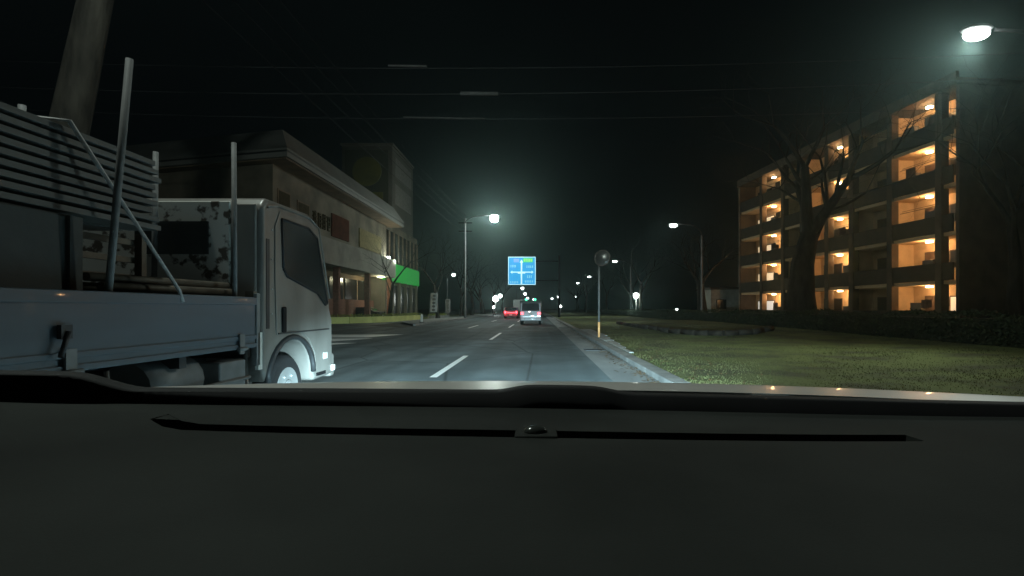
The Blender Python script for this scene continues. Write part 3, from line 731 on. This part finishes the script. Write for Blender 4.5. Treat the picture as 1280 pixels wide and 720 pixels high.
q = MB(); q.box(-.5, .5, -.04, .0, .72, .8); q.build('brake_strip', M['red_lamp'], rc)
for sx in (-1, 1): light('brake_light', 'POINT', (sx * .7, -.3, .8), 28, (1, .05, .06), rc, .06)
bt = thing('box_truck', 'white box truck beyond the red car in the left lane', 'truck', (-3.0, 84, 0))
q = MB(); q.box(-1.0, 1.0, 0, 4.2, .9, 2.75); q.build('cargo_box', M['white_paint'], bt, bevel=.04)
q = MB(); q.box(-.85, .85, 4.3, 5.9, .5, 2.1); q.build('cab', M['white_paint'], bt, bevel=.1)
for sx in (-1, 1):
    q = MB(); q.box(sx * .8 - .12, sx * .8 + .12, -.05, .0, .62, .84); q.build('tail_lamp', M['red_lamp'], bt)
q = MB(); q.box(-.95, .95, -.02, .1, .5, .6); q.build('bumper', M['darksteel'], bt)
wheels(bt, .8, (1.1, 5.0), .36)
pk = car('sedan', 'dark parked car in the shop forecourt behind the planter', (-16.6, 54.5, 0), R(82), 1.7, sed, {'rear': (.6, 1.05, 1.2, 1.38), 'side': [(.95, 1.02), (1.35, 1.36), (2.5, 1.36), (3.1, 1.0)]}, M['dark_paint'], tail=False)
wheels(pk, .77, (.85, 3.4), .31)

# ---------------------------------------------------------------- windscreen reflections shaped as cables; power lines
for k, (yz, zz, tilt, lab, th) in enumerate(((24, 12.55, -.010, 'topmost faint windscreen reflection shaped as a cable above the road', .015),
                                        (24.6, 11.6, -.012, 'middle windscreen reflection shaped as a cable, with a pale sleeve', .017),
                                        (25.2, 10.6, -.006, 'lowest faint windscreen reflection shaped as a cable above the road', .014))):
    t = thing('reflection_streak', lab, 'cable', (0, yz, zz), 0, 'windscreen reflections shaped as cables above the road')  # windscreen reflections given the shape of cables with pale lengths
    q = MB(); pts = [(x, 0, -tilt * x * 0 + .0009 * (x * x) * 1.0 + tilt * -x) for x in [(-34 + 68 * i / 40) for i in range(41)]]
    q.tube(pts, th, 6); q.build('wire', mat('streak_grey', (.045, .045, .05), .8), t)
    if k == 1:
        q = MB(); q.tube([(-3.7, 0, .0), (-1.9, 0, -.02)], .085, 10); q.build('streak', mat('pale_streak', (.17, .175, .175), .9), t)
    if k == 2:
        q = MB(); q.tube([(-6.6, 0, .07), (-2.6, 0, .02)], .035, 10); q.build('streak', mat('dull_streak', (.12, .12, .12), .9), t)
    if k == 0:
        q = MB(); q.tube([(-7.0, 0, .1), (-5.2, 0, .07)], .05, 10); q.build('streak', mat('grey_streak', (.15, .15, .15), .9), t)

up = thing('utility_pole', 'dark concrete utility pole close beside the tall left lamp pole', 'utility pole', (-9.6, 68, .1))
q = MB(); q.tube([(0, 0, 0), (0, 0, 13.2)], [.17, .11], 12); q.build('pole', M['darksteel'], up)
for z_ in (11.4, 12.5): q = MB(); q.box(-.9, .9, -.06, .06, z_, z_ + .1); q.build('crossarm', M['darksteel'], up)
for k, (xo, zo, lab) in enumerate(((-.8, 12.75, 'outermost faint power line running along the left kerb'), (0, 12.75, 'middle faint power line running along the left kerb'), (.8, 12.75, 'innermost faint power line running along the left kerb'), (-.6, 11.6, 'lowest faint power line running along the left kerb'))):
    t = thing('power_line', lab, 'cable', (-9.6 + xo, 68, zo + .1), 0, 'power lines along the left kerb')
    q = MB(); q.tube([(0, -90 * i / 30, -2.2 * 4 * (i / 30) * (1 - i / 30) * .5) for i in range(31)], .014, 5); q.build('wire', M['black'], t)
# ---------------------------------------------------------------- flatbed truck
TX = -2.7; TL = -4.7
tk = thing('flatbed_truck', 'white cab flatbed truck with blue grey side gate in the left lane', 'truck', (-3.7, 3.9, 0))
prof = [(5.03, .62), (5.03, 2.26), (5.12, 2.36), (6.05, 2.37), (6.30, 2.28), (6.62, 1.35), (6.74, 1.1), (6.76, .40), (6.18, .38)]
for i in range(13):
    w = math.pi * i / 12; prof.append((5.63 + .50 * math.cos(w), .50 + .42 * math.sin(w)))
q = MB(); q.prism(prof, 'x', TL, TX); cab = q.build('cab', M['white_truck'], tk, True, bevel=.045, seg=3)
# rear panel of the cab
q = MB(); q.box(TL + .05, TX - .30, 4.985, 5.02, 1.0, 2.30); rp = q.build('cab_rear_panel', M['grime'], tk, True, bevel=.01)
q = MB(); q.box(-3.66 - .25, -3.20, 4.965, 4.984, 1.78, 2.1); q.build('rear_window', M['glass'], rp, True)
q = MB(); q.box(TX - .27, TX - .05, 4.99, 5.025, 1.0, 2.28); q.build('corner_panel', M['white_truck'], tk, True, bevel=.02)
# door seam: door skin proud of the cab
dp = [(5.28, .98), (5.25, 1.55), (5.25, 2.10), (5.35, 2.27), (6.02, 2.27), (6.28, 2.16), (6.60, 1.30), (6.60, .98), (6.42, .52), (6.22, .50), (6.18, .72), (6.02, .90), (5.80, 1.0), (5.55, 1.02), (5.40, 1.0)]
q = MB(); q.prism(dp, 'x', TX, TX + .012); door = q.build('door', M['white_truck'], tk, True, bevel=.006)
wp = [(5.37, 2.19), (5.99, 2.19), (6.22, 2.11), (6.53, 1.32), (6.47, 1.30), (6.24, 1.44), (5.48, 1.60), (5.40, 1.68)]
q = MB(); q.prism(wp, 'x', TX + .012, TX + .020); wn = q.build('door_window', M['glass'], door, True)
q = MB()
for i in range(len(wp)):
    a, b = wp[i], wp[(i + 1) % len(wp)]; q.tube([(TX + .018, a[0], a[1]), (TX + .018, b[0], b[1])], .014, 6)
q.build('window_seal', M['rubber'], wn, True)
q = MB(); q.box(TX + .012, TX + .035, 5.37, 5.45, 1.0, 1.27); q.build('door_handle', M['black'], door, True, bevel=.012)
# wheel arch lip, marker lamps, mirror, step
q = MB(); pts = [(TX + .008, 5.63 + .52 * math.cos(math.pi * i / 14), .50 + .44 * math.sin(math.pi * i / 14)) for i in range(15)]
q.tube(pts, .03, 6); q.build('wheel_arch', M['darksteel'], tk, True)
q = MB(); q.box(TX, TX + .02, 6.42, 6.54, .62, .70); q.build('side_marker_lamp', M['plate'], tk, True, bevel=.006)
q = MB(); q.box(TX - .2, TX + .018, 6.70, 6.79, .44, .52); q.build('bumper_lamp', M['plate'], tk, True, bevel=.01)
q = MB(); q.box(TL + .02, TX - .02, 6.72, 6.86, .36, .66); q.build('bumper', M['white_truck'], tk, True, bevel=.03)
q = MB(); q.tube([(TX + .012, 5.10, 2.26), (TX + .012, 5.30, 2.315), (TX + .012, 6.04, 2.32), (TX + .010, 6.30, 2.235), (TX + .008, 6.62, 1.38)], .011, 6); q.build('drip_rail', M['white_truck'], tk, True)
q = MB(); q.box(TX - .001, TX + .006, 5.09, 5.15, 1.05, 1.95); q.build('corner_vent', M['darksteel'], tk, True, bevel=.002)
q = MB(); q.box(TX + .012, TX + .022, 5.3, 6.58, .985, 1.0); q.build('door_trim', M['darksteel'], door, True)
q = MB(); q.box(TX - .001, TX + .012, 6.24, 6.5, .43, .47); q.build('step', M['black'], tk, True)
for z_ in (1.45, 1.75, 2.05, 1.2): q = MB(); q.ball((TX + .003, 5.20, z_), .009, 8, 6); q.build('glint_bead', M['chrome'], tk, True)  # chrome beads imitating lamp glints along the cab edge
# windscreen
q = MB(); q.prism([(6.36, 2.18), (6.39, 2.18), (6.69, 1.30), (6.66, 1.30)], 'x', TL + .12, TX - .12); q.build('windscreen', M['glass'], tk, True)
def wheel(parent, xc, yc, r, w, out=1):
    q = MB(); q.tube([(xc - w / 2, yc, r), (xc - w / 2 + .03, yc, r), (xc + w / 2 - .03, yc, r), (xc + w / 2, yc, r)], [r * .9, r, r, r * .9], 32)
    wh = q.build('wheel', M['rubber'], parent, True)
    q = MB(); xo = xc + out * w / 2
    q.tube([(xo - out * .03, yc, r), (xo + out * .006, yc, r)], r * .64, 28)
    q.tube([(xo, yc, r), (xo + out * .05, yc, r)], [r * .3, r * .22], 20)
    for i in range(6):
        a = i * math.pi / 3; q.tube([(xo, yc + r * .42 * math.cos(a), r + r * .42 * math.sin(a)), (xo + out * .02, yc + r * .42 * math.cos(a), r + r * .42 * math.sin(a))], .018, 8)
    q.build('rim', M['chrome'], wh, True)
wheel(tk, TX - .16, 5.63, .37, .22); wheel(tk, TL + .16, 5.63, .37, .22, -1)
wheel(tk, TX - .30, 2.75, .37, .40); wheel(tk, TL + .30, 2.75, .37, .40, -1)
# chassis
q = MB(); q.box(-3.35, -3.25, .6, 6.2, .55, .78); q.box(-4.15, -4.05, .6, 6.2, .55, .78)
for y in (1, 2, 3, 4, 4.9): q.box(-4.6, -2.8, y, y + .08, .78, .90)
q.build('chassis', M['darksteel'], tk, True)
q = MB(); q.tube([(-3.02, 3.75, .66), (-3.02, 4.35, .66)], .19, 16); q.build('fuel_tank', M['steel'], tk, True)
q = MB(); q.box(-3.0, -2.76, 4.45, 4.85, .5, .78); q.build('battery_box', M['steel'], tk, True, bevel=.02)
q = MB(); q.tube([(-2.8, 4.9, .84), (-2.78, 4.9, .45), (-2.78, 4.7, .45)], .02, 8); q.tube([(-2.76, 3.3, .6), (-2.76, 4.9, .6)], .018, 8); q.tube([(-2.76, 3.3, .6), (-2.78, 3.3, .85)], .016, 8)
q.build('side_guard', M['white_truck'], tk, True)
q = MB(); q.box(-2.95, -2.93, 4.97, 5.02, .3, .8); q.build('mud_flap', M['rubber'], tk, True)
q = MB(); q.box(TX - .02, TX + .012, 4.93, 5.0, .66, 1.02); q.build('reflector_bracket', M['plate'], tk, True)
# bed
q = MB(); q.box(TL, TX - .045, .3, 4.95, .90, .98); q.build('bed_floor', M['darksteel'], tk, True)
def side_gate(xa, xb, out):
    q = MB(); q.box(min(xa, xb), max(xa, xb), .3, 4.90, .88, 1.36)
    o_ = xb if out > 0 else xa
    g = q.build('side_gate', M['bluegate'], tk, True, bevel=.012)
    if out > 0:
        q = MB()
        for z0_, z1_ in ((.885, .925), (.965, 1.0), (1.285, 1.355)): q.box(xb, xb + .014, .3, 4.90, z0_, z1_)
        q.build('rib', M['bluegate'], g, True, bevel=.004)
        for y in (1.0, 2.9, 4.6):
            q = MB(); q.box(xb + .014, xb + .03, y, y + .07, .84, 1.02); q.tube([(xb + .03, y - .03, .885), (xb + .03, y + .10, .885)], .018, 8); q.build('hinge', M['steel'], g, True)
        q = MB(); q.box(xb + .014, xb + .04, 2.86, 2.93, 1.08, 1.16); q.tube([(xb + .045, 2.9, 1.12), (xb + .055, 2.84, .98)], .014, 8); q.build('latch', M['darksteel'], g, True)
    return g
side_gate(TX - .04, TX, 1); side_gate(TL, TL + .04, -1)
q = MB(); q.box(TX - .05, TX + .012, 4.905, 4.965, .70, 1.40); q.build('corner_post', M['steel'], tk, True, bevel=.008)
q = MB(); q.box(TX - .1, TX - .02, 4.90, 4.96, 1.0, 1.42)
for z in (1.15, 1.35): q.tube([(TL + .1, 4.93, z), (TX - .1, 4.93, z)], .02, 8)
q.build('headboard', M['rust'], tk, True)
def stake(x, y, z1_, lx, ly, r=.028):
    q = MB(); q.tube([(x, y, .98), (x + lx, y + ly, z1_)], r, 10); q.build('stake', M['stake'], tk, True)
stake(-2.80, 3.30, 2.86, .17, .0, .022)
stake(-2.79, 4.72, 2.78, -.01, 0, .022)
stake(-3.60, 4.80, 2.72, .02, 0, .024)
stake(-4.60, 4.45, 3.02, .12, 0, .028)
# cargo (things of their own)
cr_ = thing('cargo_crate', 'large plain grey crate low in the truck bed at left edge', 'crate', (-3.7, 2.1, .98))
q = MB(); q.box(-4.45, -2.93, .7, 3.28, .98, 1.84); q.build('box', M['crate'], cr_, True, bevel=.02)
q = MB()
for y in (.72, 1.9, 3.18): q = MB(); q.box(-2.93, -2.905, y, y + .09, .99, 1.83); q.build('batten', M['crate'], cr_, True)
rb = random.Random(6)
for k in range(9):
    z = 1.86 + k * .061
    sh = rb.uniform(-.06, .05)
    o = MB()
    for j in range(5):
        xw = -2.93 - j * .31; o.box(xw - .27, xw - (0 if j else rb.uniform(0, .02)), .5, 3.98 + sh, z, z + .038)
    oo = o.build('aluminium_board_layer', M['alu'], None, bevel=.003)
    tag(oo, ['lowest', 'second lowest', 'third lowest', 'fourth', 'middle', 'sixth', 'third highest', 'second highest', 'topmost'][k] + ' layer of long metal boards stacked on the truck cargo', 'metal boards', 'layers of metal boards on the truck')
    # rack of thin slats below, in front of the crate
rk_ = thing('pipe_rack', 'dark slatted rack holding up the metal boards behind the crate', 'rack', (-3.3, 3.7, .98))
for z in (1.15, 1.32, 1.48, 1.62, 1.76): q = MB(); q.box(-3.3, -3.26, 3.32, 4.2, z, z + .045); q.build('slat', M['rust'], rk_, True)
for y in (3.34, 4.14):
    for x in (-3.26, -4.3): q = MB(); q.box(x, x + .06, y, y + .05, .98, 1.855); q.build('post', M['rust'], rk_, True)
for i, (x, z, r_, y0_) in enumerate(((-2.86, 1.40, .028, 3.35), (-2.93, 1.46, .030, 3.32), (-2.90, 1.35, .025, 3.4), (-3.02, 1.40, .03, 3.3), (-3.05, 1.47, .026, 3.3))):
    q = MB(); q.tube([(x, y0_, z), (x - .02, 4.86, z + .01)], r_, 10)
    tag(q.build('steel_pipe', M['rust']), ['outermost rusty pipe', 'upper outer rusty pipe', 'lowest outer rusty pipe', 'inner rusty pipe', 'upper inner rusty pipe'][i] + ' lying along the bed rail behind the cab', 'pipe', 'rusty pipes along the bed rail')
q = MB(); q.tube([(-3.1, 3.12, 2.42), (-2.90, 3.17, 2.415), (-2.70, 3.86, 1.385), (-2.68, 3.87, 1.30)], .014, 8)
tag(q.build('cargo_strap', M['rope']), 'pale diagonal strap tying the cargo down to the side gate', 'strap')

# ---------------------------------------------------------------- our own car
own = thing('own_car', 'silver bonnet and dark dashboard of the car we look out of', 'car', (0, 0, 0))
TILT = 0.016      # the car leans a little to the right against the camera
def tl(x, y, z): return (x, y, z - TILT * x)
# dashboard height field with the vent slot
def lin(a, b, n): return [a + (b - a) * i / (n - 1) for i in range(n)]
xs = sorted(set([round(v, 4) for v in lin(-1.05, 1.05, 64)] + [-.526, -.522, -.030, -.027, .024, .027, .485, .489]))
S0, S1 = .655, .690
ys = [-.15, -.05, .05] + lin(.12, .62, 18) + [.64, .650, S0 - .003, S0, S1, S1 + .003, .70, .72, .74, .76, .78, .80, .82, .84, .86, .885]
def back(x): return -.13 * (abs(x) / .85) ** 2.2
def hook(x): return .05 * min(1, max(0, (-.45 - x) / .075)) ** 1.6
def dash(x, y):
    yy = y
    if y > .6: yy = y + back(x) * (y - .6) / .28 * .9
    if S0 - .02 < y < S1 + .02:
        yy += hook(x)
    z = 1.078 - .12 * max(0, (.40 - y)) ** 1.3 + .022 * (abs(x) / .8) ** 3 + .008 * math.sin(max(0, min(1, (y - .4) / .45)) * math.pi)
    slot = (S0 <= y <= S1) and ((-.522 <= x <= -.030) or (.027 <= x <= .485))
    if slot: z -= .05
    return tl(x, yy, z)
db = MB().grid(xs, ys, dash, smooth=True).build('dashboard', M['dash'], own)
es = db.modifiers.new('e', 'EDGE_SPLIT'); es.split_angle = R(35)
# black floor of the vent with fins
q = MB()
for x0_, x1_ in ((-.52, -.03), (.027, .485)):
    n_ = 20
    for i in range(n_ + 1):
        x = x0_ + (x1_ - x0_) * i / n_; z = 1.034
        dy = hook(x)
        p0 = tl(x, S0 + .001 + dy, z); q.box(p0[0] - .0012, p0[0] + .0012, p0[1], p0[1] + .033, p0[2], p0[2] + .022)
q.build('vent_fins', M['void'], db)
q = MB(); q.grid(lin(-.523, .486, 60), [S0, S1], lambda x, y: tl(x, y + hook(x), 1.0455), False); q.build('vent_floor', M['void'], db, fix=False)
# centre sensor
q = MB(); q.box(-.030, .026, S0 - .006, S1 + .006, 1.07, 1.0885); q.build('sensor_base', M['dash'], own, bevel=.003)
q = MB(); q.ball((-.003, .672, 1.088), .0125, 20, 12, (1.3, 1, .75)); q.build('light_sensor', mat('sensor_dome', (.05, .055, .05), .12, var=.1, spec=.9), own)
# black band under the windscreen
def band(x, y): return y
q = MB(); X_ = lin(-1.1, 1.1, 70)
def bz(x):
    z = 1.1035
    z += .024 * (lambda u: u * u * (3 - 2 * u))(max(0, min(1, (-.64 - x) / .10))) + .014 * (abs(x) / .8) ** 3          # thick dark cover at the left
    z += .0105 * (1 / (1 + math.exp(-(x + .045) / .012))) * (1 / (1 + math.exp((x - .13) / .012)))   # wiper hump
    return z
X_ = lin(-1.1, 1.1, 160)
q.grid(X_, [0, 1, 2, 3], lambda x, j: tl(x, .885 + back(x) * 1.1 + (.0, .01, .035, .06)[int(j)], (1.05, bz(x) - .004, bz(x), 1.05)[int(j)]))
q.build('cowl_cover', M['black'], own, fix=False)
# bonnet
def hoodf(x, y):
    yy = y + back(x) * 1.15
    z = 1.0995 - .33 * max(0, y - 1.05) ** 1.4
    if abs(x) > .93: z -= (abs(x) - .93) * .8
    return (x, yy, z - .006 * x)
q = MB(); q.grid(lin(-1.0, 1.0, 60), lin(.955, 1.3, 24) + lin(1.33, 2.0, 14), hoodf); q.build('bonnet', M['hood'], own, fix=False)
q = MB(); q.box(-.82, .82, 1.88, 2.06, .28, .83); q.build('front_bumper', M['hood'], own, bevel=.06)
for sx in (-1, 1):
    q = MB(); q.box(sx * .93 - .03, sx * .93 + .03, .75, 1.85, .35, .93); q.build('wing', M['hood'], own, bevel=.03)
    q = MB(); q.box(sx * .64 - .16, sx * .64 + .16, 2.06, 2.10, .58, .78); hl = q.build('headlight', M['plate'], own, bevel=.02)
    q = MB(); q.box(sx * .64 - .16, sx * .64 + .16, 2.24, 2.245, .665, .80); q.build('cut_off_shield', M['black'], hl)
    q = MB(); q.box(sx * .64 - .17, sx * .64 + .17, 2.10, 2.245, .80, .805); q.build('headlight_housing', M['black'], hl)
    light('headlight_beam', 'SPOT', (sx * .64, 2.13, .66), 11500, (.58, .90, 1.0), own, .012, (sx * .05 - .03, 1, -.05), 64, 1.0)
    q = MB(); q.tube([(sx * 1.02, -.10, 1.60), (sx * .98, .40, 1.30), (sx * .95, .72, 1.06)], .035, 8); q.build('windscreen_pillar', M['black'], own)
# roof and windscreen pane
q = MB(); q.box(-.95, .95, -1.8, -.10, 1.60, 1.64); q.build('roof', M['hood'], own, bevel=.02)
clear = bpy.data.materials.new('clear_glass'); clear.use_nodes = True
n = clear.node_tree.nodes; n.clear(); t1 = n.new('ShaderNodeBsdfTransparent'); oo = n.new('ShaderNodeOutputMaterial'); clear.node_tree.links.new(t1.outputs[0], oo.inputs[0])
q = MB(); q.grid(lin(-.95, .95, 20), [0, 1], lambda x, j: tl(x, (.90 + back(x) * 1.05) if j == 0 else -.09, 1.10 if j == 0 else 1.61)); q.build('windscreen', clear, own, fix=False)

# ---------------------------------------------------------------- haze



hm = bpy.data.materials.new('night_haze'); hm.use_nodes = True
n = hm.node_tree.nodes; n.clear()
pv = n.new('ShaderNodeVolumePrincipled'); oo = n.new('ShaderNodeOutputMaterial'); hm.node_tree.links.new(pv.outputs[0], oo.inputs['Volume'])
pv.inputs['Color'].default_value = (.62, .90, .88, 1); pv.inputs['Density'].default_value = 0.0014; pv.inputs['Anisotropy'].default_value = 0.85
tag(MB().box(-1510, 1510, -310, 2210, -1.2, 40).build('haze', hm), kind='stuff')
